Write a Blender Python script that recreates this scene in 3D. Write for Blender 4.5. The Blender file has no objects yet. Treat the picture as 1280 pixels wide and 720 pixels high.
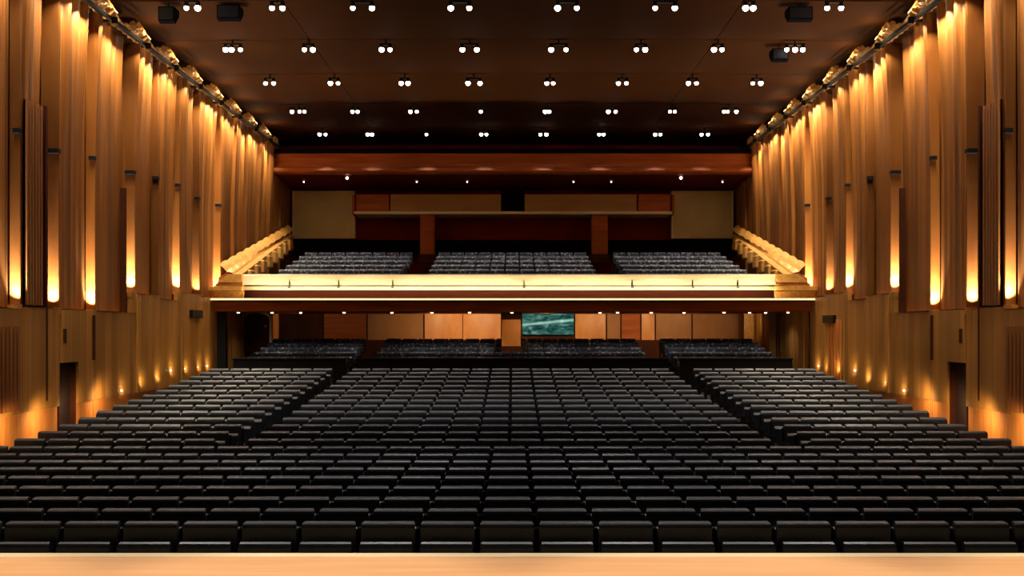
import bpy, math, random
from mathutils import Vector, Matrix
random.seed(7)
sc = bpy.context.scene
COL = sc.collection
PI = math.pi
F = 1300.0            # focal length in pixels of a 1280 wide frame
CAMZ = 2.70           # camera height over the front floor

# ------------------------------------------------------------------ helpers
class MB:
    def __init__(s): s.v = []; s.f = []; s.m = []
    def quad(s, a, b, c, d, mi=0):
        n = len(s.v); s.v += [a, b, c, d]; s.f.append((n, n+1, n+2, n+3)); s.m.append(mi)
    def box(s, x0, x1, y0, y1, z0, z1, mi=0):
        n = len(s.v)
        s.v += [(x0,y0,z0),(x1,y0,z0),(x1,y1,z0),(x0,y1,z0),(x0,y0,z1),(x1,y0,z1),(x1,y1,z1),(x0,y1,z1)]
        s.f += [(n,n+3,n+2,n+1),(n+4,n+5,n+6,n+7),(n,n+1,n+5,n+4),(n+1,n+2,n+6,n+5),(n+2,n+3,n+7,n+6),(n+3,n,n+4,n+7)]
        s.m += [mi]*6
    def prism_x(s, prof, x0, x1, mi=0, ex=None):
        """profile in (y,z), extruded along x; ex = list of per-vertex inset at the ends"""
        n = len(s.v); k = len(prof)
        for i, (y, z) in enumerate(prof):
            e = ex[i] if ex else 0
            s.v.append((x0+e, y, z))
        for i, (y, z) in enumerate(prof):
            e = ex[i] if ex else 0
            s.v.append((x1-e, y, z))
        for i in range(k):
            j = (i+1) % k
            s.f.append((n+i, n+j, n+k+j, n+k+i)); s.m.append(mi)
        s.f.append(tuple(n+i for i in reversed(range(k)))); s.m.append(mi)
        s.f.append(tuple(n+k+i for i in range(k))); s.m.append(mi)
    def prism_y(s, prof, y0, y1, mi=0):
        n = len(s.v); k = len(prof)
        s.v += [(x, y0, z) for x, z in prof] + [(x, y1, z) for x, z in prof]
        for i in range(k):
            j = (i+1) % k
            s.f.append((n+i, n+k+i, n+k+j, n+j)); s.m.append(mi)
        s.f.append(tuple(n+i for i in range(k))); s.m.append(mi)
        s.f.append(tuple(n+k+i for i in reversed(range(k)))); s.m.append(mi)
    def cyl(s, p0, p1, r0, r1=None, seg=12, mi=0):
        r1 = r0 if r1 is None else r1
        p0 = Vector(p0); p1 = Vector(p1); d = (p1-p0).normalized()
        a = d.orthogonal().normalized(); b = d.cross(a)
        n = len(s.v)
        for p, r in ((p0, r0), (p1, r1)):
            for i in range(seg):
                t = 2*PI*i/seg; s.v.append(tuple(p + a*r*math.cos(t) + b*r*math.sin(t)))
        for i in range(seg):
            j = (i+1) % seg
            s.f.append((n+i, n+j, n+seg+j, n+seg+i)); s.m.append(mi)
        s.f.append(tuple(n+i for i in reversed(range(seg)))); s.m.append(mi)
        s.f.append(tuple(n+seg+i for i in range(seg))); s.m.append(mi)
    def ball(s, c, r, seg=12, rings=8, mi=0, sz=1.0):
        n = len(s.v)
        for i in range(rings+1):
            ph = PI*i/rings
            for j in range(seg):
                t = 2*PI*j/seg
                s.v.append((c[0]+r*math.sin(ph)*math.cos(t), c[1]+r*math.sin(ph)*math.sin(t), c[2]+sz*r*math.cos(ph)))
        for i in range(rings):
            for j in range(seg):
                k = (j+1) % seg
                s.f.append((n+i*seg+j, n+(i+1)*seg+j, n+(i+1)*seg+k, n+i*seg+k)); s.m.append(mi)
    def grid(s, pts, mi=0):
        """pts[row][col] of points"""
        n = len(s.v); R = len(pts); Cn = len(pts[0])
        for r in pts: s.v += [tuple(p) for p in r]
        for i in range(R-1):
            for j in range(Cn-1):
                s.f.append((n+i*Cn+j, n+i*Cn+j+1, n+(i+1)*Cn+j+1, n+(i+1)*Cn+j)); s.m.append(mi)
    def mesh(s, name, mats, smooth=False, fix=True):
        me = bpy.data.meshes.new(name); me.from_pydata(s.v, [], s.f)
        for m in (mats if isinstance(mats, (list, tuple)) else [mats]): me.materials.append(m)
        me.polygons.foreach_set('material_index', s.m)
        if smooth: me.polygons.foreach_set('use_smooth', [True]*len(me.polygons))
        me.update()
        if fix:
            import bmesh
            bm = bmesh.new(); bm.from_mesh(me)
            bmesh.ops.remove_doubles(bm, verts=bm.verts, dist=1e-5)
            bmesh.ops.recalc_face_normals(bm, faces=bm.faces); bm.to_mesh(me); bm.free()
        return me
    def obj(s, name, mats, parent=None, loc=None, smooth=False, bevel=0, fix=True):
        o = bpy.data.objects.new(name, s.mesh(name, mats, smooth, fix)); COL.objects.link(o)
        if parent: o.parent = parent
        if loc: o.location = loc
        if bevel:
            b = o.modifiers.new('bevel', 'BEVEL'); b.width = bevel; b.segments = 2; b.limit_method = 'ANGLE'
        return o

def tag(o, label=None, cat=None, group=None, kind=None):
    if label: o['label'] = label
    if cat: o['category'] = cat
    if group: o['group'] = group
    if kind: o['kind'] = kind
    return o
def thing(name, label, cat, loc=(0,0,0), group=None):
    o = bpy.data.objects.new(name, None); COL.objects.link(o); o.location = loc; o.empty_display_size = .1
    return tag(o, label, cat, group)
def copy_tree(o, parent=None):
    c = o.copy(); COL.objects.link(c); c.parent = parent
    for ch in list(KIDS.get(o, [])): KIDS.setdefault(c, []).append(copy_tree(ch, c))
    return c
KIDS = {}
ORD = ['zeroth','first','second','third','fourth','fifth','sixth','seventh','eighth','ninth','tenth','eleventh','twelfth',
       'thirteenth','fourteenth','fifteenth','sixteenth','seventeenth','eighteenth','nineteenth','twentieth','twenty-first','twenty-second','twenty-third','twenty-fourth']

# ------------------------------------------------------------------ materials
def base_mat(name, col, rough=.5, metal=0, spec=.5):
    m = bpy.data.materials.new(name); m.use_nodes = True
    b = m.node_tree.nodes['Principled BSDF']
    b.inputs['Base Color'].default_value = (*col, 1); b.inputs['Roughness'].default_value = rough
    b.inputs['Metallic'].default_value = metal; b.inputs['Specular IOR Level'].default_value = spec
    return m
def noise_mat(name, c1, c2, scale=(1,1,1), nscale=3, rough=.5, metal=0, bump=0, spec=.5, detail=6, c3=None):
    m = base_mat(name, c1, rough, metal, spec); nt = m.node_tree; N = nt.nodes; L = nt.links
    b = N['Principled BSDF']
    tc = N.new('ShaderNodeTexCoord'); mp = N.new('ShaderNodeMapping'); mp.inputs['Scale'].default_value = scale
    nz = N.new('ShaderNodeTexNoise'); nz.inputs['Scale'].default_value = nscale; nz.inputs['Detail'].default_value = detail
    cr = N.new('ShaderNodeValToRGB')
    cr.color_ramp.elements[0].position = .32; cr.color_ramp.elements[0].color = (*c1, 1)
    cr.color_ramp.elements[1].position = .68; cr.color_ramp.elements[1].color = (*c2, 1)
    if c3:
        e = cr.color_ramp.elements.new(.5); e.color = (*c3, 1)
    L.new(tc.outputs['Object'], mp.inputs['Vector']); L.new(mp.outputs['Vector'], nz.inputs['Vector'])
    L.new(nz.outputs['Fac'], cr.inputs['Fac']); L.new(cr.outputs['Color'], b.inputs['Base Color'])
    if bump:
        bp = N.new('ShaderNodeBump'); bp.inputs['Strength'].default_value = bump; bp.inputs['Distance'].default_value = .02
        L.new(nz.outputs['Fac'], bp.inputs['Height']); L.new(bp.outputs['Normal'], b.inputs['Normal'])
    return m
def emit_mat(name, col, strength, sample=False):
    m = bpy.data.materials.new(name); m.use_nodes = True; nt = m.node_tree
    nt.nodes.remove(nt.nodes['Principled BSDF'])
    e = nt.nodes.new('ShaderNodeEmission'); e.inputs['Color'].default_value = (*col, 1); e.inputs['Strength'].default_value = strength
    nt.links.new(e.outputs[0], nt.nodes['Material Output'].inputs[0])
    if not sample: m.cycles.emission_sampling = 'NONE'
    return m

M = {}
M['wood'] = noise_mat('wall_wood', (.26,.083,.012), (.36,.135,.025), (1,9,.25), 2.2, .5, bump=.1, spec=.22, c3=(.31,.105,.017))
M['wood_dark'] = noise_mat('fluted_wood', (.26,.085,.02), (.36,.14,.035), (1,14,.3), 2.2, .45)
def plank_tones(m, width, lo, hi):
    '''boards of slightly different stain side by side along the wall'''
    nt = m.node_tree; N = nt.nodes; L = nt.links; b = N['Principled BSDF']
    src = b.inputs['Base Color'].links[0].from_socket
    tc = N.new('ShaderNodeTexCoord'); sp = N.new('ShaderNodeSeparateXYZ'); L.new(tc.outputs['Object'], sp.inputs[0])
    dv = N.new('ShaderNodeMath'); dv.operation = 'DIVIDE'; dv.inputs[1].default_value = width; L.new(sp.outputs['Y'], dv.inputs[0])
    fl_ = N.new('ShaderNodeMath'); fl_.operation = 'FLOOR'; L.new(dv.outputs[0], fl_.inputs[0])
    wn = N.new('ShaderNodeTexWhiteNoise'); wn.noise_dimensions = '1D'; L.new(fl_.outputs[0], wn.inputs['W'])
    mr = N.new('ShaderNodeMapRange'); mr.inputs['To Min'].default_value = lo; mr.inputs['To Max'].default_value = hi; L.new(wn.outputs['Value'], mr.inputs['Value'])
    mx = N.new('ShaderNodeVectorMath'); mx.operation = 'SCALE'; L.new(src, mx.inputs[0]); L.new(mr.outputs[0], mx.inputs['Scale'])
    L.new(mx.outputs[0], b.inputs['Base Color'])
plank_tones(M['wood'], .31, .48, 1.1)
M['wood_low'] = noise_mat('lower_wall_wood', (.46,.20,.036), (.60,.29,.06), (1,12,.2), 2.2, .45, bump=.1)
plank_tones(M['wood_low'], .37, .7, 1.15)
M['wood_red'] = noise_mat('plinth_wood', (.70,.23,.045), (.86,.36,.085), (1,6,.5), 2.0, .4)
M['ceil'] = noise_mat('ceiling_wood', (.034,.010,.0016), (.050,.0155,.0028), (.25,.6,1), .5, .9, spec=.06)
M['beam'] = noise_mat('red_wood', (.34,.075,.014), (.48,.13,.026), (.3,4,4), 2, .6, spec=.2)
M['redwall'] = noise_mat('dark_red_wall', (.12,.010,.004), (.16,.016,.006), (1,1,1), 1.2, .8, spec=.1)
M['gold'] = noise_mat('pale_gold_wood', (.84,.64,.34), (.92,.76,.46), (.6,5,5), 3, .38)
M['gold_rough'] = noise_mat('carved_gold_wood', (.58,.25,.045), (.76,.40,.10), (2,2,2), 4, .45, bump=.5)
M['ochre'] = noise_mat('ochre_panel', (.60,.45,.13), (.76,.58,.20), (1,1,1), .8, .45)
M['black'] = base_mat('black_paint', (.005,.005,.006), .6, 0, .25)
M['booth'] = noise_mat('booth_wood', (.34,.17,.035), (.44,.23,.055), (.4,2,2), 1.5, .6)
M['doorwood'] = noise_mat('near_black_door', (.012,.004,.003), (.02,.007,.004), (1,8,.4), 2, .6)
M['matt'] = base_mat('matt_black', (.003,.003,.004), .95, 0, .05)
M['bandred'] = base_mat('dark_red_band', (.022,.004,.0015), .9, 0, .05)
M['wood_mid'] = noise_mat('brown_panel_wood', (.36,.13,.026), (.46,.18,.04), (1,4,.4), 2, .5)
M['blackmetal'] = base_mat('black_metal', (.012,.011,.010), .4, .6)
M['leather'] = noise_mat('black_leather', (.011,.0135,.020), (.018,.022,.032), (1,1,1), 9, .40, bump=.05, spec=.5)
M['seatshell'] = base_mat('black_shell', (.006,.006,.007), .5, 0, .3)
M['arm'] = base_mat('black_arm', (.004,.004,.005), .7, 0, .08)
M['floor'] = noise_mat('dark_floor', (.012,.009,.008), (.022,.016,.013), (1,1,1), 2, .6, spec=.3)
M['bronze'] = base_mat('brass_housing', (.75,.46,.16), .35, .8)
M['bulb'] = emit_mat('lamp_glow', (1,.88,.78), 14)
M['bulb_warm'] = emit_mat('warm_lamp_glow', (1,.78,.48), 9)
M['led'] = emit_mat('led_line', (1,.74,.40), 1.5)
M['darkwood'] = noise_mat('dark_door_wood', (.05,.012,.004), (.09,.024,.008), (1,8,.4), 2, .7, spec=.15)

def stage_material():
    m = noise_mat('stage_wood', (.80,.37,.13), (.88,.46,.185), (.25,3,1), 3, .45, c3=(.84,.41,.155))
    return m
M['stage'] = stage_material()

def fabric():       # balcony and rear seats: dark blue grey with pale flecks woven in
    m = base_mat('flecked_seat_fabric', (.03,.032,.04), .6); nt = m.node_tree; N = nt.nodes; L = nt.links
    tc = N.new('ShaderNodeTexCoord'); v = N.new('ShaderNodeTexVoronoi'); v.inputs['Scale'].default_value = 8
    cr = N.new('ShaderNodeValToRGB'); cr.color_ramp.elements[0].position = .18; cr.color_ramp.elements[0].color = (.30,.31,.33,1)
    cr.color_ramp.elements[1].position = .42; cr.color_ramp.elements[1].color = (.028,.034,.05,1)
    L.new(tc.outputs['Object'], v.inputs['Vector']); L.new(v.outputs['Distance'], cr.inputs['Fac'])
    L.new(cr.outputs['Color'], N['Principled BSDF'].inputs['Base Color'])
    return m
M['fabric'] = fabric()

def screen_mat():
    m = emit_mat('screen_picture', (.1,.3,.25), .5); nt = m.node_tree; N = nt.nodes; L = nt.links
    tc = N.new('ShaderNodeTexCoord')
    mp = N.new('ShaderNodeMapping'); mp.inputs['Scale'].default_value = (1.1, 1, 3.2); mp.inputs['Rotation'].default_value = (0, .06, 0)
    nz = N.new('ShaderNodeTexNoise'); nz.inputs['Scale'].default_value = 2.6; nz.inputs['Detail'].default_value = 5; nz.inputs['Distortion'].default_value = .8
    cr = N.new('ShaderNodeValToRGB'); r = cr.color_ramp
    r.elements[0].position = .34; r.elements[0].color = (.012,.05,.045,1)
    r.elements[1].position = .72; r.elements[1].color = (.38,.72,.60,1)
    e = r.elements.new(.52); e.color = (.06,.24,.19,1)
    wv = N.new('ShaderNodeSeparateXYZ')
    ab = N.new('ShaderNodeMath'); ab.operation = 'ABSOLUTE'
    sl = N.new('ShaderNodeMath'); sl.operation = 'MULTIPLY_ADD'; sl.inputs[1].default_value = -.10; 
    rr = N.new('ShaderNodeValToRGB'); rr.color_ramp.elements[0].position = .0; rr.color_ramp.elements[0].color = (.62,.95,.85,1)
    rr.color_ramp.elements[1].position = .07; rr.color_ramp.elements[1].color = (0,0,0,1)
    mx = N.new('ShaderNodeMixRGB'); mx.blend_type = 'ADD'; mx.inputs['Fac'].default_value = 1
    L.new(tc.outputs['Object'], mp.inputs['Vector']); L.new(mp.outputs['Vector'], nz.inputs['Vector']); L.new(nz.outputs['Fac'], cr.inputs['Fac'])
    L.new(tc.outputs['Object'], wv.inputs['Vector']); L.new(wv.outputs['X'], sl.inputs[0]); L.new(wv.outputs['Z'], sl.inputs[2])
    L.new(sl.outputs[0], ab.inputs[0]); L.new(ab.outputs[0], rr.inputs['Fac'])
    L.new(cr.outputs['Color'], mx.inputs[1]); L.new(rr.outputs['Color'], mx.inputs[2])
    L.new(mx.outputs[0], N['Emission'].inputs['Color'])
    return m
M['screen'] = screen_mat()

# ------------------------------------------------------------------ lights
NL = [0]
def spot(loc, target, power, size=60, blend=.6, col=(1,.78,.5), radius=.05):
    d = bpy.data.lights.new('spot_light', 'SPOT'); d.energy = power; d.spot_size = math.radians(size); d.spot_blend = blend
    d.color = col; d.shadow_soft_size = radius
    o = bpy.data.objects.new('spot_light', d); COL.objects.link(o); o.location = loc
    o.rotation_euler = (Vector(target)-Vector(loc)).to_track_quat('-Z', 'Y').to_euler(); NL[0] += 1
    return o
def point(loc, power, col=(1,.75,.45), radius=.05):
    d = bpy.data.lights.new('point_light', 'POINT'); d.energy = power; d.color = col; d.shadow_soft_size = radius
    o = bpy.data.objects.new('point_light', d); COL.objects.link(o); o.location = loc; NL[0] += 1
    return o
def area(loc, target, power, sx, sy, col=(1,.78,.5), spread=180):
    d = bpy.data.lights.new('area_light', 'AREA'); d.energy = power; d.color = col; d.shape = 'RECTANGLE'; d.size = sx; d.size_y = sy
    d.spread = math.radians(spread)
    o = bpy.data.objects.new('area_light', d); COL.objects.link(o); o.location = loc
    o.rotation_euler = (Vector(target)-Vector(loc)).to_track_quat('-Z', 'Y').to_euler(); NL[0] += 1
    return o
WARM = (1,.70,.36); WHITE = (1,.92,.86)

# ------------------------------------------------------------------ rows of the stalls
ROWY = [652,636.5,622,608,595,584,575.5,567.5,558.5,548.5,539.5,530.5,522.5,513.5,506,499.5,493.5,487.5,481.5,475.5,470,465.2,460.8]
TOP = .85                                   # height of a seat back over its own floor
rows = []
for k, yy in enumerate(ROWY):
    Z = 9.84 + .88*k
    H = (yy-408)*Z/F
    rows.append([Z, CAMZ-H-TOP])
zs = [r[1] for r in rows]
for k in range(1, len(rows)-1): rows[k][1] = (zs[k-1]+2*zs[k]+zs[k+1])/4
rows[0][1] = 0.0
RZ = [446,440,434,428.5,423.5]              # the steeper rows behind the parapet
rear = []
for k, yy in enumerate(RZ):
    Z = 33.6 + .92*k
    rear.append([Z, CAMZ-(yy-408)*Z/F-TOP])
FX = 9.9

# floor: a stepped slab, one tread for each row
fl = MB()
prof = [(8.1, -.6), (8.1, 0.0)]
allr = rows + rear
for k, (Z, zf) in enumerate(allr):
    y0 = Z-.62 if k else 8.1
    if k == len(rows): y0 = 32.2
    if k: prof.append((y0, prof[-1][1]))
    if k == 0: prof[-1] = (8.1, zf)
    else: prof.append((y0, zf))
prof += [(44.9, prof[-1][1]), (44.9, -.6)]
n0 = len(prof)
# as quads (long concave profile)
for i in range(1, n0-2):
    a, b = prof[i], prof[i+1]
    if a == b: continue
    fl.quad((-FX,a[0],a[1]), (FX,a[0],a[1]), (FX,b[0],b[1]), (-FX,b[0],b[1]))
floor = fl.obj('floor', M['floor']); floor['kind'] = 'structure'
def floor_z(y):
    z = 0
    for k, (Z, zf) in enumerate(allr):
        y0 = (Z-.62) if k != len(rows) else 32.2
        if y >= y0 or k == 0: z = zf
    return z

# stage
st = MB()
st.box(-FX, FX, -4, 7.97, -.6, .93)
stage = st.obj('floor', M['stage']); stage['kind'] = 'structure'; stage.name = 'floor_stage'
lip = MB(); lip.box(-FX, FX, 7.97, 8.1, -.6, .935); o = lip.obj('trim_1', M['gold']); o['kind'] = 'structure'
fs = thing('floor_socket', 'small dark round socket plate set in the stage floor near the bottom edge', 'socket', (-2.87, 7.26, .93))
s1 = MB(); s1.cyl((0,0,0),(0,0,.012),.045,.042,20); s1.obj('plate', M['blackmetal'], fs)
s2 = MB(); s2.cyl((0,0,.012),(0,0,.02),.024,.02,16); s2.obj('cap', M['black'], fs)

# ------------------------------------------------------------------ theatre seats
SP = .56
def seat_parts(hw=.256):
    back = MB()
    p = [(.035,.34),(.055,.84),(.045,.852),(.02,.85),(-.02,.842),(-.038,.826),(-.045,.80),(-.045,.36),(-.02,.33)]
    back.prism_x(p, -hw, hw, ex=[.01,.01,.02,.015,.006,.002,0,0,.012])
    cush = MB()
    p = [(-.10,.36),(-.135,.66),(-.15,.69),(-.18,.70),(-.215,.685),(-.235,.655),(-.235,.42),(-.19,.36)]
    cush.prism_x(p, -hw+.01, hw-.01, ex=[.01,0,.008,.012,.006,0,0,.01])
    arms = []
    for s in (-1, 1):
        a = MB(); x = s*.268
        a.prism_x([(.05,.50),(.05,.535),(-.34,.525),(-.375,.505),(-.37,.485),(-.33,.487)], x-.010, x+.010)
        arms.append(a)
    legs = []
    for s in (-1, 1):
        a = MB(); x = s*.268
        a.prism_x([(.055,.79),(.012,.78),(-.01,.50),(-.08,.46),(-.09,.30),(-.16,.03),(-.22,0),(.06,0),(.04,.03)], x-.011, x+.011)
        legs.append(a)
    return back, cush, arms, legs
back, cush, arms, legs = seat_parts()
proto = thing('theater_seat', 'x', 'seat')
kids = []
bo = back.obj('backrest', M['leather'], proto, bevel=.004); kids.append(bo)
shl = MB(); shl.prism_x([(.066,.36),(.086,.80),(.060,.80),(.040,.36)], -.225, .225); KIDS[bo] = [shl.obj('back_shell', M['seatshell'], bo)]
kids.append(cush.obj('seat', M['leather'], proto, bevel=.004))
pan = MB(); pan.box(-.26, .26, -.10, -.062, .34, .40); kids.append(pan.obj('hinge_bar', M['matt'], proto))
for a in arms: kids.append(a.obj('armrest', M['arm'], proto, bevel=.004))
for a in legs: kids.append(a.obj('leg', M['matt'], proto))
KIDS[proto] = kids

centre = MB(); stuffpos = []
def low_seat(mb, x, y, z, sp, mi=0, top=TOP):
    hw = sp/2-.024
    d = top-TOP
    mb.prism_x([(y+.035,z+.34),(y+.06,z+.84+d),(y+.045,z+.853+d),(y+.02,z+.85+d),(y-.03,z+.815+d),(y-.045,z+.775),(y-.05,z+.36)], x-hw, x+hw, mi, ex=[0,.01,.02,.015,.003,0,0])
    mb.prism_x([(y-.10,z+.36),(y-.135,z+.67),(y-.18,z+.70),(y-.23,z+.65),(y-.235,z+.40)], x-hw+.01, x+hw-.01, mi, ex=[0,0,.012,0,0])
    mb.box(x-hw-.022, x-hw-.006, y-.30, y+.0, z, z+.52, 1); mb.box(x-hw-.023, x-hw-.006, y+.0, y+.05, z, z+.78, 1)

cand = []
for k, (Z, zf) in enumerate(rows):
    if k < 9:
        for n in range(-15, 16):
            x = (n-.1)*SP
            where = 'in the centre column' if n == 0 else '%s %s of the centre column' % (ORD[abs(n)], 'left' if n < 0 else 'right')
            cand.append((k, x, Z, zf, SP, 'black theater seat, %s row from the stage, %s' % (ORD[k+1], where)))
    else:
        for n in range(-8, 8):
            x = (n+.5-.1)*SP
            nn = n if n < 0 else n+1
            n2 = -n if n < 0 else n
            where = 'in the centre column' if n == 0 else None
            x = (n-.1)*SP if False else x
            cand.append((k, x, Z, zf, SP, 'black centre-block seat, %s row from the stage, %s from the %s aisle' % (
                ORD[k+1], ORD[(n+9) if n < 0 else (8-n)], 'left' if n < 0 else 'right')))
        for s in (-1, 1):
            for q in range(6):
                x = s*(5.05+.29+.58*q)
                cand.append((k, x, Z, zf, .58, 'black %s side-block seat, %s row from the stage, %s from the aisle' % (
                    'left' if s < 0 else 'right', ORD[k+1], ORD[q+1])))
stuff = MB(); count = 0
used = False
for k, x, Z, zf, sp, lab in sorted(cand, key=lambda c: (c[0], abs(c[1]))):
    vis = abs(x)*F/Z < 640+.40*F/Z
    if vis and count < 300:
        o = proto if not used else copy_tree(proto)
        used = True
        o.location = (x, Z, zf); o['label'] = lab; o['group'] = 'black theater seats of the stalls'
        count += 1
    else:
        low_seat(stuff, x, Z, zf, sp)
# rear stalls
for k, (Z, zf) in enumerate(rear):
    for n in range(-8, 8):
        if not (k in (2,3) and n in (-1,0)): low_seat(stuff, (n+.4)*SP, Z, zf, SP, 2)
    for s in (-1, 1):
        for q in range(6): low_seat(stuff, s*(5.25+.28+.56*q), Z, zf, SP, 2)
# balcony
BAL = []
for k, yy in enumerate([342.5,337,331.5,326,320.5,315.5]):
    Z = 35.6 + 1.15*k
    BAL.append((Z, CAMZ-(yy-408)*Z/F-TOP))
for Z, zf in BAL:
    for n in range(-5, 6): low_seat(stuff, n*.54-.02, Z, zf, .54, 2)
    for s in (-1, 1):
        for q in range(9):
            if 3.95+.28+.54*q < 8.5: low_seat(stuff, s*(3.95+.28+.54*q), Z, zf, .54, 2)
so = stuff.obj('theater_seat_rows', [M['leather'], M['seatshell'], M['fabric']])
tag(so, 'rows of small dark seats in the rear stalls and up on the balcony', 'seats', kind='stuff')

# parapets in front of the rear stalls
for nm, x0, x1, lab in (('c', -4.85, 4.85, 'long low black parapet wall in front of the rear centre seats'),
                        ('l', -8.7, -5.2, 'low black parapet wall in front of the rear left seats'),
                        ('r', 5.2, 8.7, 'low black parapet wall in front of the rear right seats')):
    y = 32.35; zt = CAMZ-(447.5-408)*y/F; zb = floor_z(y)
    t = thing('parapet_wall', lab, 'parapet', ((x0+x1)/2, y, zb), 'black parapets across the stalls'); w = (x1-x0)/2
    p = MB(); p.box(-w, w, 0, .12, -.9, zt-zb-.05); p.obj('panel', M['black'], t)
    p = MB(); p.box(-w-.02, w+.02, -.03, .15, zt-zb-.05, zt-zb); p.obj('cap_rail', M['seatshell'], t, bevel=.01)

# ------------------------------------------------------------------ side walls
X0 = 9.45
# (depth of the lit return, its width, z of its foot over camera, z of its dark cap)
SLOTS = [(15.0,.20,.30,3.6),(17.6,.12,.36,3.6),(19.95,.10,.40,3.7),(21.65,.27,.37,3.6),(23.5,.10,.36,3.75),(26.0,.22,.84,3.8),(27.7,.13,.75,3.9),
         (29.5,.11,.98,3.95),(31.35,.13,.93,3.8),(33.6,.14,1.0,3.86)]
FAR = [(35.2,.10),(36.9,.13),(38.6,.10),(40.4,.14),(42.3,.10)]
edges = [(12.0,.1,.3,3.6)] + SLOTS + [(y,w,1.2,4.0) for y, w in FAR] + [(44.6,.1,1.2,4.0)]
ZT = CAMZ+7.08
def pleat(y, z, ph):
    t = max(0, (z-(CAMZ+3.4))/3.6)
    a = .006 + .14*min(1, t)**1.3
    u = y*2*PI
    return a*(.45*abs(math.sin(u*.62+ph)) + .40*abs(math.sin(u*1.13+ph*2.3+.3*math.sin(z*1.1))) + .22*math.sin(u*2.2+.5*math.sin(z*1.7+ph)+ph*3) + .30*math.sin(u*.27+1.7*ph)) \
        + .006*math.sin(u*2.9+ph)*(1 if z > CAMZ+3 else .6)
for s, side in ((-1, 'left'), (1, 'right')):
    w = MB(); w.box(s*9.92, s*10.1, 8, 44.9, -.6, 10.6)
    wall = w.obj('wall_'+side, M['wood_dark']); wall['kind'] = 'structure'
    rnd = random.Random(3)
    for i in range(len(edges)-1):
        ya, wa, zb, zc = edges[i]; yb, wb, zb2, _ = edges[i+1]
        ye = yb-.30 if i+1 <= len(SLOTS) else yb-.06
        ph = rnd.random()*6
        ny = max(4, int((ye-ya)/.045)); nz = 34
        zlo = CAMZ+zb
        # upper wood panel: face, lit return, hidden far edge
        mb = MB(); pts = []
        for r in range(nz+1):
            z = zlo+(ZT-zlo)*r/nz
            row = [(s*(X0+wa+.10), ya, z), (s*(X0+.01), ya, z)]
            for c in range(ny+1):
                y = ya+.012+(ye-ya-.012)*c/ny
                t = (y-ya)/(ye-ya)
                x = X0+wb*t - pleat(y, z, ph)
                row.append((s*x, y, z))
            row.append((s*(X0+wb+.30), ye+.01, z))
            pts.append(row)
        mb.grid(pts)
        mb.quad((s*(X0-.02),ya,zlo),(s*(X0+wb-.02),ye,zlo),(s*9.92,ye,zlo),(s*9.92,ya,zlo))
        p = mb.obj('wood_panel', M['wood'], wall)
        # lower panel under it
        mb = MB(); pts = []; off = -.05 + (.035 if i % 2 else 0); z0 = CAMZ-1.66
        nz2 = 4
        for r in range(nz2+1):
            z = z0+(zlo-.02-z0)*r/nz2
            row = [(s*9.8, ya+.02, z)]
            for c in range(ny+1):
                y = ya+.02+(yb-ya-.05)*c/ny
                x = X0+off - .012*abs(math.sin(y*2*PI*1.1+ph)) - .01*abs(math.sin(y*2*PI*.55+ph*2))
                row.append((s*x, y, z))
            row.append((s*9.8, yb-.03, z))
            pts.append(row)
        mb.grid(pts)
        mb.quad((s*9.92,ya+.02,zlo-.02),(s*(X0+off-.03),ya+.02,zlo-.02),(s*(X0+off-.03),yb-.03,zlo-.02),(s*9.92,yb-.03,zlo-.02))
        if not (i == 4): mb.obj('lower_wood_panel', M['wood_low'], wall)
        else:
            # the panel with the door opening: built of pieces round the opening 21.68..22.45
            zd = CAMZ-.76
            mb = MB()
            mb.box(s*(X0+off), s*9.8, 22.50, yb-.03, z0, zlo-.02)
            mb.box(s*(X0+off), s*9.8, ya+.02, 22.50, zd, zlo-.02)
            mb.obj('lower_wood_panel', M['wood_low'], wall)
        # plinth
        mb = MB(); mb.box(s*(X0+.03), s*9.9, (22.50 if i == 4 else ya+.01), yb-.01, floor_z(ya)-.3, z0)
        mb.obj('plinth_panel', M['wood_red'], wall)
        if i >= 1 and i <= len(SLOTS):
            # dark cap over the light slot
            mb = MB(); mb.box(s*(X0-.02), s*(X0+wa), ya-.10, ya+.05, CAMZ+zc, CAMZ+zc+.09); mb.obj('slot_cap', M['black'], wall)
            # the lamp in the foot of the slot
            lx = X0+wa*.5+.05
            mb = MB(); mb.box(s*(lx-.05-wa*.3), s*(lx+.05+wa*.3), ya-.26, ya-.06, zlo-.10, zlo-.05); lamp = mb.obj('slot_lamp', M['blackmetal'], wall)
            mb = MB(); mb.box(s*(lx-.03-wa*.3), s*(lx+.03+wa*.3), ya-.23, ya-.09, zlo-.05, zlo-.042); mb.obj('lamp_lens', M['bulb_warm'], lamp)
            spot((s*(X0+wa*.45), ya-.16, zlo+.03), (s*(X0+wa*.45), ya-.02, zlo+1.2), 900, 96, 1.0, (1,.95,.90), .03)
            spot((s*(X0+wa*.45), ya-.24, zlo+.03), (s*(X0+wa*.45), ya+.0, zlo+1.6), 210, 34, 1.0, (1,.90,.72), .03)
            mb = MB(); mb.box(s*(X0-.03), s*9.9, ya-.30, ya, CAMZ+edges[i-1][1+1]-.02, zlo-.11); mb.box(s*(X0-.036), s*(X0-.006), ya-.302, ya+.002, zlo-.12, zlo+.02); mb.box(s*(X0-.034), s*(X0+wa+.12), ya-.315, ya-.303, zlo-.12, zlo+.012); mb.obj('slot_sill', M['wood_low'], wall)
    # extra features: fluted panels, dark strips for gap shade, door, slits
    def slats(y0, y1, z0, z1, n, mat, nm, x=.03):
        mb = MB(); d = (y1-y0)/n
        for q in range(n):
            mb.box(s*(X0-x-.02), s*(X0+.12), y0+d*q, y0+d*q+d*.62, z0, z1)
        mb.box(s*(X0-x+.01), s*(X0+.10), y0, y1-d*.38, z0, z1)
        return mb.obj(nm, mat, wall)
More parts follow.
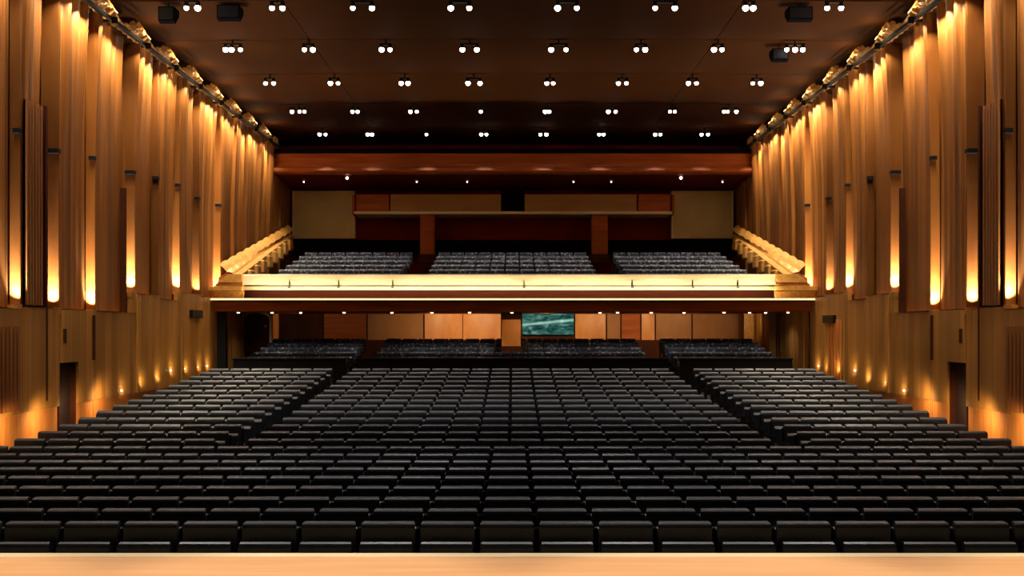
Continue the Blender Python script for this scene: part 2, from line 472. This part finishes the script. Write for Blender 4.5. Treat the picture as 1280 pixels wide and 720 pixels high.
    slats(20.12, 20.85, CAMZ+.42, CAMZ+4.4, 6, M['wood_dark'], 'fluted_panel')
    slats(18.9, 19.8, CAMZ-1.6, CAMZ+.0, 6, M['wood_dark'], 'fluted_panel', .08)
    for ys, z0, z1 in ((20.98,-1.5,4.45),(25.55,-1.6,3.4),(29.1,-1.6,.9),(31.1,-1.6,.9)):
        mb = MB(); mb.box(s*(X0+(.06 if ys > 25 else -.045)), s*(X0+.22), ys, ys+.06, CAMZ+z0, CAMZ+z1); mb.obj('gap_shade_strip', M['darkwood'], wall)  # dark wood strips stand in for the shade in the panel gaps
    for yq in (33.9, 34.5, 35.0):
        slats(yq, yq+.4, CAMZ-1.6, CAMZ+.9, 2, M['wood_low'], 'ribbed_panel', .06)
    if s > 0: slats(29.7, 31.0, CAMZ-1.6, CAMZ+.2, 5, M['wood_red'], 'ribbed_panel', .08)
    mb = MB(); yy = 30.2; mb.box(s*(X0-.16), s*(X0+.1), yy, yy+1.0, CAMZ+.10+(0 if s > 0 else .15), CAMZ+.33+(0 if s > 0 else .15)); mb.obj('wall_box', M['blackmetal'], wall)
    mb = MB(); mb.box(s*(X0-.075), s*(X0+.05), 21.75, 21.86, CAMZ-.35, CAMZ-.05); mb.obj('wall_slit', M['darkwood'], wall)
    mb = MB(); mb.box(s*(X0-.09), s*(X0+.05), 23.25, 23.33, CAMZ-.75, CAMZ+.25); mb.obj('wall_slit', M['darkwood'], wall)
    # door
    dz = floor_z(22.0)
    d = bpy.data.objects.new('door_%d' % (1 if s < 0 else 2), None); COL.objects.link(d); d['kind'] = 'structure'
    mb = MB(); mb.box(s*(X0+.12), s*(X0+.17), 21.70, 22.46, dz-.02, CAMZ-.79); mb.obj('door_leaf', M['doorwood'], d)
    mb = MB(); mb.box(s*(X0+.0), s*(X0+.16), 21.66, 21.70, dz-.02, CAMZ-.76); mb.box(s*(X0+.0), s*(X0+.16), 22.46, 22.50, dz-.02, CAMZ-.76)
    mb.box(s*(X0+.0), s*(X0+.16), 21.66, 22.50, CAMZ-.79, CAMZ-.76); mb.obj('door_frame', M['darkwood'], d)
    mb = MB(); mb.box(s*(X0+.07), s*(X0+.12), 21.78, 21.82, dz+1.0, dz+1.16); mb.obj('door_handle', M['bronze'], d)

    # cornice rail and the carved frieze above it
    mb = MB(); mb.box(s*9.17, s*9.25, 12, 41.0, CAMZ+7.0, CAMZ+7.09)
    rail = mb.obj('cornice_rail', M['black'])
    tag(rail, 'long black lighting rail along the top of the %s wall' % side, 'rail')
    nb = 0; yq = 13.0
    mbk = MB()
    while yq < 41: mbk.box(s*9.25, s*9.93, yq, yq+.05, CAMZ+7.03, CAMZ+7.09); yq += 2.2
    mbk.obj('rail_bracket', M['blackmetal'], rail)
    mb = MB(); pts = []
    for r in range(9):
        row = []
        for c in range(500):
            y = 12+29.3*c/499; b = .5+.5*math.cos((y-13.0)/2.2*2*PI)
            z = ZT + .02 + r/8*(.20+.30*b+.07*abs(math.sin(y*7)))
            x = X0+.02 - .16*math.sin(PI*r/8)*(.35+.65*b) - .05*abs(math.sin(y*9.1+r))
            row.append((s*x, y, z))
        pts.append(row)
    mb.grid(pts); mb.obj('carved_frieze', M['gold_rough'], wall)
    # washer lamps on the rail
    yq = 13.0; q = 1
    while yq < 41:
        t = thing('wall_washer', '%s gold wall washer lamp from the stage on the %s wall rail' % (ORD[q], side), 'lamp', (s*9.22, yq, CAMZ+7.09), 'gold washer lamps along the wall rails')
        b1 = MB(); b1.cyl((0,0,0),(0,0,.10),.02,.02,8); b1.obj('stem', M['blackmetal'], t)
        b2 = MB(); b2.cyl((-s*.05,0,.20),(s*.10,0,.08),.085,.11,14); b2.obj('housing', M['bronze'], t)
        b3 = MB(); b3.cyl((s*.10,0,.08),(s*.112,0,.07),.095,.095,14); b3.obj('lens', M['bulb_warm'], t)
        b4 = MB(); b4.cyl((-s*.10,-.16,.0),(-s*.10,-.16,-.16),.06,.075,12); b4.cyl((-s*.10,-.16,.0),(0,0,.0),.012,.012,6); b4.obj('side_lamp', M['blackmetal'], t)
        # grazing down the pleats, and a little up on the frieze
        for dq in (-.85, -.3, .25, .8):
            lr = random.Random(int(yq*10+dq*100))
            spot((s*9.13, yq+dq, CAMZ+6.93), (s*9.42, yq+dq+lr.uniform(-.15,.15), CAMZ+5.9), lr.choice((90,170,300))*(1 if yq > 20 else .6), 110, .9, (1,.88,.66), .015)
            if lr.random() < .4: spot((s*9.10, yq+dq, CAMZ+6.93), (s*9.42, yq+dq, CAMZ+5.5), lr.choice((50,100))*(1 if yq > 20 else .5), lr.uniform(34,52), 1.0, (1,.86,.60), .015)
        point((s*9.12, yq+.1, CAMZ+7.36), 13, (1,.78,.48), .04)
        yq += 2.2; q += 1

# ------------------------------------------------------------------ ceiling
CZ = CAMZ+7.62
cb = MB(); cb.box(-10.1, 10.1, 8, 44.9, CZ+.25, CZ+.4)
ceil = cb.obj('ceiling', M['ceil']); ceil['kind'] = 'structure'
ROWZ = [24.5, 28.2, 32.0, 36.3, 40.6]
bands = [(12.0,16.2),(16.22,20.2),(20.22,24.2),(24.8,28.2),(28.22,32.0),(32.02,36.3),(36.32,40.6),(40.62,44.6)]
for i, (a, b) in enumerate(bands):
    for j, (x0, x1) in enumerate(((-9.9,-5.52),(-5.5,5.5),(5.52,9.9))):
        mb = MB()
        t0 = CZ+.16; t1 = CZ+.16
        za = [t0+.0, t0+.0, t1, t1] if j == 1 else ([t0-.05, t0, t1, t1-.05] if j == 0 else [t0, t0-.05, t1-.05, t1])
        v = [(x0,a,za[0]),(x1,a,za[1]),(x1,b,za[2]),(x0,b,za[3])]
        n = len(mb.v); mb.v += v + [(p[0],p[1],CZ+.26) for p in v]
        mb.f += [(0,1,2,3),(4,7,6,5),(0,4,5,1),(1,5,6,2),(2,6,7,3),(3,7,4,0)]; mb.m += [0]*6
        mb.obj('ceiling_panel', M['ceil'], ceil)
mb = MB(); mb.box(-9.9, 9.9, 24.22, 24.78, CZ+.16, CZ+.25); mb.obj('lighting_slot', M['black'], ceil)

LAMPS = [
 (10, [(233,247),(340,353),(441,465),(563.5,586.5),(697,721),(819,843.5),(932,941.5),(1034,1051.5)]),
 (62, [(282,289.5,300.5),(380.5,391),(477,487.5),(578,596),(689,707.5),(795.5,806.5),(892.5,902.5),(983.5,994,1003.5)]),
 (104,[(332,342),(413,422.5),(501.5,510),(585,600),(683.5,691.5),(773,783),(860.5,870.5),(941,951)]),
 (139.5,[(365,374.5,380.5),(440.5,447),(513,521),(601,),(681.5,686.5),(760.5,769.5),(837.5,843.5),(905,909.5,920.5)]),
 (168,[(399.5,407),(459.5,465),(533,),(601.5,608),(675.5,683),(749,754.5),(819,825.5),(877,885)])]
CNT = {1:'single', 2:'pair of', 3:'trio of'}
for r, (yy, cl) in enumerate(LAMPS):
    Y = ROWZ[r]; zl = CAMZ+(408-yy)*Y/F
    for c, xs in enumerate(cl):
        X = [(x-641)*Y/F for x in xs]; xm = sum(X)/len(X); hw = max(.08, (X[-1]-X[0])/2)
        lab = '%s white ceiling downlight%s, %s row from the stage, %s from the left' % (CNT[len(xs)], '' if len(xs) == 1 else 's', ORD[r+1], ORD[c+1])
        t = thing('ceiling_downlight', lab, 'downlight', (xm, Y, zl), 'downlights in the ceiling')
        top = CZ+.25-zl
        mb = MB(); mb.box(-hw-.05, hw+.05, -.05, .05, .12, .16); mb.obj('mounting_bar', M['blackmetal'], t)
        mb = MB(); mb.cyl((0,0,.15),(0,0,max(top,.2)),.025,.025,8); mb.obj('stem', M['blackmetal'], t)
        for x in X:
            rb = .066*(1+.12*math.sin(x*37+r))
            mb = MB(); mb.cyl((x-xm,0,.03),(x-xm,0,.13),.06,.05,14); h = mb.obj('lamp_housing', M['blackmetal'], t)
            mb = MB(); mb.ball((x-xm,0,0),rb,12,8); mb.obj('bulb', M['bulb'], h, smooth=True)
        spot((xm, Y, zl-.12), (xm*.9, Y-(3.4 if r == 4 else 1.5), 0), 200, 62, .8, WHITE, .12)

for x0, x1, y0, y1, Y, lab in ((273,301,8,27,25.0,'larger black loudspeaker box hanging from the left of the ceiling'),
                        (984,1014,10,28,25.0,'black loudspeaker box hanging right of the ceiling beside the front lamps'),
                        (200,220,10,30,24.9,'black loudspeaker box hanging nearest the left wall rail'),
                        (964,984,62,78,28.6,'small black loudspeaker box behind the second lamp row at right')):
    xa, xb = (x0-641)*Y/F, (x1-641)*Y/F; za, zb_ = CAMZ+(408-y1)*Y/F, CAMZ+(408-y0)*Y/F
    t = thing('ceiling_speaker', lab, 'loudspeaker', ((xa+xb)/2, Y, za), 'black boxes hanging from the ceiling')
    w_ = (xb-xa)/2; h_ = zb_-za
    mb = MB(); mb.prism_x([(-.15,.04),(.0,0),(.25,h_*.6),(.25,h_),(-.15,h_)], -w_, w_); mb.obj('cabinet', M['matt'], t, bevel=.01)
    mb = MB(); mb.box(-w_+.03, w_-.03, -.165, -.15, .07, h_-.03); mb.obj('grille', M['black'], t)
    mb = MB(); mb.box(-.02, .02, .05, .09, h_, max(h_+.02, CZ+.25-za)); mb.obj('bracket', M['blackmetal'], t)

# ------------------------------------------------------------------ header beam, back of the balcony
def HZ(y, Y): return CAMZ+(408-y)*Y/F
BY = 41.0
bt = thing('header_beam', 'wide reddish wooden beam spanning the hall under the rear ceiling edge', 'beam', (0, BY, HZ(218,BY)))
h = HZ(192,BY)-HZ(218,BY)
mb = MB(); mb.prism_x([(-.12,.0),(-.24,.05),(-.27,.12),(-.20,.23),(-.04,.31),(.02,.42),(.0,h*.8),(-.05,h),(.6,h),(.6,0)], -9.9, 9.9); mb.obj('curved_face', M['beam'], bt)
mb = MB(); mb.box(-9.9, 9.9, -.12, .5, h, h+.17); mb.obj('black_track', M['matt'], bt)
mb = MB(); mb.box(-9.9, 9.9, .0, .05, h-.03, h-.0); 
ob = MB(); 
w = MB(); w.box(-10.1,10.1,44.6,44.9,-.6,10.6); bw = w.obj('wall_back', M['redwall']); bw['kind'] = 'structure'
# sloping soffit behind the beam
sf = MB(); n = 0
sf.v += [(-9.9,BY+.1,HZ(218,BY)),(9.9,BY+.1,HZ(218,BY)),(9.9,44.6,HZ(238,44.6)),(-9.9,44.6,HZ(238,44.6)),(-9.9,BY+.1,HZ(218,BY)+.1),(9.9,BY+.1,HZ(218,BY)+.1),(9.9,44.6,HZ(238,44.6)+.1),(-9.9,44.6,HZ(238,44.6)+.1)]
sf.f += [(0,1,2,3),(4,7,6,5),(0,4,5,1),(1,5,6,2),(2,6,7,3),(3,7,4,0)]; sf.m += [0]*6
sf.obj('soffit', M['redwall'], bt).location = (0,-BY,-HZ(218,BY))
ymap = lambda x, Y: (x-641)*Y/F
for i, (x, yy) in enumerate(((380,223),(434,216.5),(521,227),(584,227),(717,229),(764,227),(851,216.5),(903,222))):
    Y = 41.35 if yy < 220 else 42.2
    zc = HZ(218,BY)+(HZ(238,44.6)-HZ(218,BY))*(Y-BY-.1)/(44.5-BY)
    t = thing('soffit_light', 'small %s lamp under the header beam, %s from the left' % ('bright' if yy < 220 else 'dim', ORD[i+1]), 'lamp', (ymap(x,Y), Y, zc), 'small lamps under the header beam')
    mb = MB(); mb.cyl((0,0,.0),(0,0,-.07),.07,.055,12); mb.obj('housing', M['bronze'], t)
    mb = MB(); mb.ball((0,-.02,-.08),.055 if yy < 220 else .025,10,6); mb.obj('bulb', M['bulb'], t, smooth=True)
    if yy < 220: spot((ymap(x,Y),Y,zc-.15),(ymap(x,Y),39,3),60,100,.8,WHITE,.08)

# ochre panels either side of the back wall
for s, lab in ((-1,'large ochre wall panel at the left of the balcony back wall'),(1,'large ochre wall panel at the right of the balcony back wall')):
    Y = 44.2
    xa, xb = (ymap(367,Y), ymap(442,Y)) if s < 0 else (ymap(841,Y), ymap(915,Y))
    t = thing('acoustic_panel', lab, 'panel', ((xa+xb)/2, Y, HZ(298,Y)), 'ochre panels on the balcony back wall')
    w_ = (xb-xa)/2; h_ = HZ(238.5,Y)-HZ(298,Y)
    mb = MB(); mb.box(-w_, w_, 0, .38, 0, h_); mb.obj('panel_face', M['ochre'], t)
    mb = MB(); mb.box(-w_-.05, -w_, -.03, .38, 0, h_); mb.box(w_, w_+.05, -.03, .38, 0, h_); mb.obj('edge_trim', M['gold'], t)
# control booth parapet
Y = 43.2
t = thing('booth_front', 'long horizontal wooden booth front high across the balcony back wall', 'booth', (0, Y, HZ(268,Y)))
h_ = HZ(243,Y)-HZ(268,Y)
for xa, xb in ((445,486),(488,626),(656,796),(798,838)):
    mb = MB(); mb.box(ymap(xa,Y), ymap(xb,Y), 0, .12, .12, h_); mb.obj('front_panel', M['booth'] if xb-xa > 100 else M['beam'], t)
mb = MB(); mb.box(ymap(443,Y), ymap(840,Y), -.08, 1.38, .0, .12); mb.obj('ledge', M['gold'], t, bevel=.02)
mb = MB(); mb.box(ymap(627,Y), ymap(655,Y), -.02, 1.0, .14, h_+.15); mb.obj('booth_opening', M['matt'], t)
mb = MB(); mb.box(ymap(440,Y), ymap(443,Y), 0, 1.38, 0, h_); mb.box(ymap(840,Y), ymap(843,Y), 0, 1.38, 0, h_); mb.obj('end_cheek', M['beam'], t)
# balcony columns
for x0, x1, lab in ((525,543,'reddish wooden column rising between the left and centre balcony seats'),(740,760,'reddish wooden column rising between the centre and right balcony seats')):
    Y = 43.3; t = thing('wooden_column', lab, 'column', (ymap((x0+x1)/2,Y), Y, HZ(318,Y)), 'columns of the balcony back wall')
    h_ = HZ(268,Y)-HZ(318,Y); w_ = ymap(x1,Y)-ymap((x0+x1)/2,Y)
    mb = MB(); mb.box(-w_, w_, 0, .6, 0, h_); mb.obj('shaft', M['beam'], t, bevel=.03)
    mb = MB(); mb.box(-w_-.04, w_+.04, -.04, .6, -.35, 0); mb.obj('base', M['darkwood'], t)
# black dado behind the last balcony row
Y = 43.95
mb = MB(); mb.box(-9.4, 9.4, 0, .2, HZ(318,Y), HZ(300,Y)); o = mb.obj('trim_2', M['matt']); o.location = (0,Y,0); o['kind'] = 'structure'

# ------------------------------------------------------------------ the balcony
Y = 32.8
bal = thing('balcony', 'wide balcony with brightly lit pale gold rail and stepped floor', 'balcony', (0, 0, 0))
def slab(x0, x1, ya, yb, za, zb_, mat, nm, bevel=0):
    mb = MB(); mb.box(x0, x1, ya, yb, za, zb_); return mb.obj(nm, mat, bal, bevel=bevel)
L, R = ymap(305,Y), ymap(968,Y)
# stepped floor
mb = MB(); pz = HZ(358,Y)
ys = [Y+.3] + [Z-.75 for Z, _ in BAL] + [44.6]
zf = [BAL[0][1]-.1] + [z for _, z in BAL]
for i in range(len(zf)):
    a, b = ys[i], ys[i+1]
    if i and zf[i] > zf[i-1]: pass
    mb.box(-9.4, 9.4, a, b, HZ(389,Y)+.12, zf[i]-.004)
mb.obj('floor_slab', M['floor'], bal)
slab(-9.4, 9.4, Y+.1, 40.0, HZ(389,Y), HZ(389,Y)+.12, M['beam'], 'soffit')
# fascia: from bottom to top
slab(-9.62, 9.62, Y-.05, Y+.15, HZ(389,Y), HZ(377,Y), M['beam'], 'lower_fascia')
slab(-9.72, 9.72, Y-.40, Y+.15, HZ(376,Y), HZ(373,Y), M['gold'], 'ledge', .01)
slab(-9.70, 9.70, Y-.415, Y-.40, HZ(375.4,Y), HZ(373.6,Y), M['led'], 'light_strip')
mb = MB(); mb.prism_x([(Y+.0,HZ(373,Y)),(Y+.05,HZ(363,Y)),(Y+.3,HZ(363,Y)),(Y+.3,HZ(373,Y))], L, R); mb.obj('red_band', M['bandred'], bal)
mb = MB(); mb.prism_x([(Y-.14,HZ(362.5,Y)),(Y-.06,HZ(358,Y)),(Y+.3,HZ(358,Y)),(Y+.3,HZ(362.5,Y))], L, R); mb.obj('lower_rail', M['gold'], bal)
slab(L, R, Y+.02, Y+.3, HZ(358,Y), HZ(356.3,Y), M['bandred'], 'red_groove')
mb = MB(); mb.prism_x([(Y-.20,HZ(356.3,Y)),(Y-.10,HZ(344,Y)),(Y-.04,HZ(343,Y)),(Y+.3,HZ(343,Y)),(Y+.3,HZ(356.3,Y))], L, R); mb.obj('top_rail', M['gold'], bal)
for s in (-1, 1):
    e = L if s < 0 else R
    def wing(y0, y1, xi0, xi1, dy, mat, nm):
        mb = MB(); z0, z1 = HZ(y0,Y), HZ(y1,Y)
        x0_, x1_ = xi0, xi1
        prof = [(e, z0), (s*x0_, z0), (s*x1_, z1), (e, z1)]
        mb.prism_y(prof, Y-dy, Y+.3); mb.obj(nm, mat, bal, bevel=.01)
    wing(373,364, 9.64,9.60,.05,M['gold_rough'],'wing_panel')
    wing(363.5,358, 9.62,9.50,.26,M['gold_rough'],'wing_ledge')
    wing(357.5,354, 9.38,9.30,.16,M['gold_rough'],'wing_ledge')
    wing(353.5,343, 9.28,8.95,.22,M['gold_rough'],'wing_ledge')
# little black fittings on the rail
for i, x in enumerate((364,425,492,655,789,864,920)):
    t = thing('rail_fitting', 'small black fitting clipped to the balcony rail, %s from the left' % ORD[i+1], 'fitting', (ymap(x,Y), Y-.26, HZ(362,Y)), 'black fittings on the balcony rail')
    mb = MB(); mb.box(-.02, .02, .0, .06, 0.05, .22); mb.obj('bracket', M['blackmetal'], t)
    mb = MB(); mb.cyl((0,-.06,.06),(0,.03,.12),.045,.035,10); mb.cyl((0,.02,.22),(0,.02,.30),.02,.012,8); mb.obj('lamp_head', M['black'], t)
# raked side parapets along the walls
def side_x(x, Y): return abs((x-641)*Y/F)
for s, side in ((-1,'left'),(1,'right')):
    t = thing('side_parapet', 'carved gold parapet climbing the %s wall beside the balcony seats' % side, 'parapet', (0,0,0), 'raked parapets beside the balcony')
    A = (Y+.4, HZ(341,Y)); B = (43.4, HZ(291,43.6))
    def P(u, dz=0): return (A[0]+(B[0]-A[0])*u, A[1]+(B[1]-A[1])*u+dz)
    mb = MB(); pts = []
    for c in range(120):
        u = c/119; y, z = P(u); wv = .05*abs(math.sin(u*34))
        xi = 8.75+.42*u; xo = 9.36
        pts.append([(s*xi,y,z-.55),(s*xi,y,z-.12+wv*.4),(s*(xi+.10),y,z-.04),(s*(xi+.16),y,z-.06),(s*(xi+.2),y,z+.02),(s*(xo-.22),y,z+.06+wv),(s*(xo-.14),y,z+.16+wv),(s*xo,y,z+.28+wv)])
    mb.grid(pts); mb.obj('carved_ledge', M['gold_rough'], t)
    mb = MB(); mb.v += [(s*8.80,A[0],A[1]-.65),(s*9.4,A[0],A[1]-.65),(s*9.4,B[0],B[1]-.65),(s*9.12,B[0],B[1]-.65),(s*8.80,A[0],A[1]-.14),(s*9.4,A[0],A[1]-.14),(s*9.4,B[0],B[1]-.14),(s*9.2,B[0],B[1]-.14)]
    mb.f += [(0,1,2,3),(4,7,6,5),(0,4,5,1),(1,5,6,2),(2,6,7,3),(3,7,4,0)]; mb.m += [0]*6; mb.obj('core', M['beam'], t)
    for q in range(9):
        u = (q+.5)/9.5; y, z = P(u); xi = 8.75+.42*u
        mb = MB(); mb.box(s*(xi-.13), s*(xi+.05), y-.26, y+.26, z-.62, z-.16); mb.obj('step_block', M['gold_rough'], t, bevel=.05)
    for q in range(4):
        u = (q+.4)/4; y, z = P(u, .95)
        spot((s*8.5, y-.5, z), (s*9.1, y, z-1), 8, 120, .8, (1,.74,.42), .06)

# ------------------------------------------------------------------ under the balcony
Y2 = 40.0
w = MB(); w.box(-9.9, 9.9, Y2, Y2+.1, -.3, HZ(389,Y)+.1); ub = w.obj('wall_under_balcony', M['darkwood']); ub['kind'] = 'structure'
def wp(x0, x1, mat, proud=.06, nm='wall_panel'):
    mb = MB(); mb.box(ymap(x0,Y2), ymap(x1,Y2), Y2-proud, Y2, HZ(425,Y2), HZ(389,Y)); mb.obj(nm, mat, ub)
for a, b, mt in ((351,372,'darkwood'),(373,404,'darkwood'),(405,458,'beam'),(460,529,'wood_mid'),(531,578,'wood_red'),(579,626,'wood_red'),(719,757,'wood_red'),
                 (759,775,'wood_mid'),(777,800,'beam'),(802,818,'wood_red'),(820,864,'wood_mid'),(866,928,'wood_mid'),(944,960,'darkwood')):
    wp(a, b, M[mt], .04+.02*((a//7) % 3))
for x0, x1, lab in ((341,347.5,'thin orange wooden post at the rear left under the balcony'),(930,942,'pale orange wooden post at the rear right under the balcony')):
    Yp = 38.8; t = thing('wooden_post', lab, 'post', (ymap((x0+x1)/2,Yp),Yp,HZ(428,Yp)), 'posts under the balcony'); w_ = ymap(x1,Yp)-ymap((x0+x1)/2,Yp)
    mb = MB(); mb.box(-w_, w_, 0, .2, .1, HZ(389,Y)-HZ(428,Yp)); mb.obj('shaft', M['wood_red'] if x0 < 600 else M['gold_rough'], t)
    mb = MB(); mb.box(-w_-.03, w_+.03, -.03, .23, -.1, .1); mb.obj('base', M['beam'], t)
# middle column
Yc = 35.55
t = thing('wooden_column', 'square orange wooden column in the middle of the rear stalls, left of the green screen', 'column', (ymap(639,Yc),Yc,HZ(433,Yc)))
w_ = ymap(651,Yc)-ymap(639,Yc); hc = HZ(389,Y)-HZ(433,Yc)
spot((0.6,34.2,HZ(389,Y)-.1),(-.05,35.5,2.4),40,60,.8,(1,.7,.36),.08)  # unseen spot added to brighten the column face
mb = MB(); mb.box(-w_, w_, 0, .7, 0, hc-.24); mb.obj('shaft', M['wood_red'], t, bevel=.02)
mb = MB(); mb.box(-w_-.02, w_+.02, -.02, .7, hc-.24, hc); mb.obj('capital', M['darkwood'], t)
mb = MB(); mb.box(-w_-.02, w_+.02, -.02, .7, -.9, 0); mb.obj('base', M['darkwood'], t)
# screen
t = thing('wall_screen', 'lit green and white picture screen on the rear wall right of the column', 'screen', (ymap(685,39.85),39.85,HZ(403,39.85)))
w_ = ymap(718,39.85)-ymap(685,39.85); h_ = HZ(388,39.85)-HZ(403,39.85)
mb = MB(); mb.box(-w_+.03, w_-.03, -.02, 0, -h_, h_-.02); mb.obj('display', M['screen'], t)
mb = MB(); mb.box(-w_, w_, 0, .1, -h_-.03, h_); mb.obj('frame', M['black'], t)
# side columns below the balcony ends
for x0, x1, Yp, lab in ((253,261,32.9,'dark column at the left wall under the balcony end'),(270,282,33.1,'wider black column near the left wall under the balcony'),
                    (1012,1020,33.0,'dark brown column at the right wall under the balcony end')):
    t = thing('dark_column', lab, 'column', (ymap((x0+x1)/2,Yp),Yp,floor_z(Yp)), 'columns carrying the balcony'); w_ = ymap(x1,Yp)-ymap((x0+x1)/2,Yp)
    zt = HZ(389,Y)-floor_z(Yp)
    mb = MB(); mb.box(-w_, w_, 0, .25, .12, zt); mb.obj('shaft', M['black'] if x0 < 900 else M['darkwood'], t)
    mb = MB(); mb.box(-w_-.02, w_+.02, -.02, .27, -.2, .12); mb.obj('base', M['blackmetal'], t)
# arched doorways at the rear sides
for k_, (x0, x1, s) in enumerate(((303,337,-1),(978,996,1))):
    Yd = 36.5; za = HZ(440,Yd)
    d = bpy.data.objects.new('door_%d' % (k_+3), None); COL.objects.link(d); d['kind'] = 'structure'
    xm = ymap((x0+x1)/2,Yd); w_ = (x1-x0)/2*Yd/F; hh = HZ(391,Yd)-za
    prof = [(-w_,0)] + [(-w_*math.cos(a*PI/10), hh-.25+.25*math.sin(a*PI/10)) for a in range(11)] + [(w_,0)]
    mb = MB(); mb.prism_y([(xm+p[0], za+p[1]) for p in prof], Yd, Yd+.08); mb.obj('door_leaf', M['darkwood'], d)
    mb = MB()
    for a in range(12):
        p, q = prof[a], prof[a+1]
        mb.prism_y([(xm+p[0],za+p[1]),(xm+q[0],za+q[1]),(xm+q[0]*1.16,za+q[1]+(.06 if a not in (11,) else 0)),(xm+p[0]*1.16,za+p[1]+(.06 if a else 0))], Yd-.04, Yd+.12)
    mb.obj('door_frame', M['gold'], d)
    mb = MB(); mb.cyl((xm+w_*.7,Yd-.05,za+.9),(xm+w_*.7,Yd,za+.9),.03,.03,8); mb.obj('door_handle', M['bronze'], d)
# side walls narrowing under the balcony
for s, side in ((-1,'left'),(1,'right')):
    mb = MB()
    for q in range(7):
        y0 = 36.75+q*.46; mb.box(s*(9.3-.05*(q % 2)), s*9.06, y0, y0+.36, floor_z(y0)-.1, HZ(389,Y))
    o = mb.obj('ribbed_pier', [M['wood_low']]); tag(o, 'ribbed wooden pier against the %s wall under the balcony' % side, 'pier', 'ribbed piers under the balcony')
# soffit lamps
for i, x in enumerate((298,340,376,430,490,540,587,640,750,772,814,855,905,937,957,985)):
    Yp = 33.3 + (i % 3)*.25; zc = HZ(389,Y)
    t = thing('soffit_downlight', 'tiny recessed lamp in the underside of the balcony, %s from the left' % ORD[i+1], 'lamp', (ymap(x,Yp),Yp,zc), 'lamps under the balcony')
    mb = MB(); mb.cyl((0,0,0),(0,0,-.03),.08,.075,12); mb.obj('trim_ring', M['bronze'], t)
    mb = MB(); mb.ball((0,0,-.035),.045,10,6,sz=.6); mb.obj('bulb', M['bulb_warm'], t, smooth=True)
for x, pw in ((-8.0,25),(-5.6,20),(-3.0,100),(-1.2,135),(1.2,120),(3.4,95),(5.2,70),(6.6,70),(8.6,25)):
    spot((x,37.4,HZ(389,Y)-.10),(x,40.0,2.4),pw,105,.8,(1,.72,.38),.08)
    spot((x,34.6,HZ(389,Y)-.10),(x,35.2,0),28,130,.8,WHITE,.08)

# ------------------------------------------------------------------ lights of the rail, wall foot and stage
for q in range(8):
    xm = -8.1+16.2*(q+.5)/8
    area((xm, Y-.45, HZ(371,Y)), (xm, Y-.22, HZ(350,Y)), 60, 2.0, .05, (1,.86,.58))
for s in (-1, 1):
    for yq in (16.0,17.5,19.0,20.5,22.0,23.5):  # bodiless spots added to light the near wall foot
        z = floor_z(yq)+.9
        spot((s*8.95, yq, z), (s*9.5, yq+.2, z-.25), 34, 150, 1, (1,.68,.36), .1)
    for yq in (25.0,26.2,27.4,28.6,29.8,31.0,32.0):
        z = floor_z(yq)+.78
        t = thing('aisle_light', '%s small brass aisle lamp from the stage at the foot of the %s wall' % (ORD[int(round((yq-25)/1.2))+1], 'left' if s < 0 else 'right'), 'lamp', (s*9.48, yq, z), 'aisle lamps at the wall foot')
        mb = MB(); mb.box(-s*.0, -s*.07, -.06, .06, 0, .09); mb.obj('housing', M['bronze'], t)
        mb = MB(); mb.ball((-s*.07,0,.045),.028,8,6); mb.obj('bulb', M['bulb_warm'], t, smooth=True)
        spot((s*9.22, yq, z+.0), (s*9.6, yq+.25, z+.35), 6, 160, .9, (1,.74,.42), .04)
# unseen spots added to brighten the lower side walls
for s in (-1, 1):
    for yq, pw in ((22.5,260),(26.0,420),(29.5,520),(32.0,420)):
        spot((s*5.2, yq, CAMZ+7.3), (s*9.45, yq+.3, 2.1), pw, 30, 1, (1,.78,.42), .08)
# balcony seats
for x in (-6.5,-2,2,6.5):
    spot((x,38.6,CAMZ+6.9),(x,39.4,4.8),400,84,.8,WHITE,.1)
# stage lights hung over the stage
for x in (-6,-3,0,3,6): spot((x,3.0,CAMZ+7.2),(x,5.0,.9),2100,45,.2,(1,.93,.84),.15)
for x in (-6,-2,2,6):  # unseen overhead spots added so the seat tops catch highlights
    spot((x,15.0,CAMZ+7.3),(x,11.6,0),1050,80,.8,WHITE,.15)
    spot((x,18.5,CAMZ+7.3),(x,19,0),560,80,.8,WHITE,.15)
# spill onto the upper walls in front of the house
for s in (-1, 1):
    for yq in (10.5, 12.5):
        spot((s*6.5, yq, CAMZ+7.0), (s*9.6, yq+8, CAMZ-.5), 60, 70, 1, WARM, .2)

wd = bpy.data.worlds.new('world'); sc.world = wd; wd.use_nodes = True
wd.node_tree.nodes['Background'].inputs[0].default_value = (1,.72,.45,1); wd.node_tree.nodes['Background'].inputs[1].default_value = .03

# ------------------------------------------------------------------ camera
cd = bpy.data.cameras.new('camera'); cd.sensor_width = 36; cd.lens = 36*F/1280; cd.shift_x = -1/1280; cd.shift_y = 48/1280
cd.clip_end = 200
co = bpy.data.objects.new('camera', cd); COL.objects.link(co); co.location = (0,0,CAMZ); co.rotation_euler = (PI/2,0,0)
sc.camera = co
sc.view_settings.view_transform = 'Standard'; sc.view_settings.look = 'None'; sc.view_settings.gamma = 1
sc.view_settings.exposure = 0; sc.view_settings.use_curve_mapping = False
sc.cycles.use_denoising = True; sc.cycles.max_bounces = 5; sc.cycles.diffuse_bounces = 3; sc.cycles.sample_clamp_indirect = 4
print('seats', count, 'lights', NL[0])
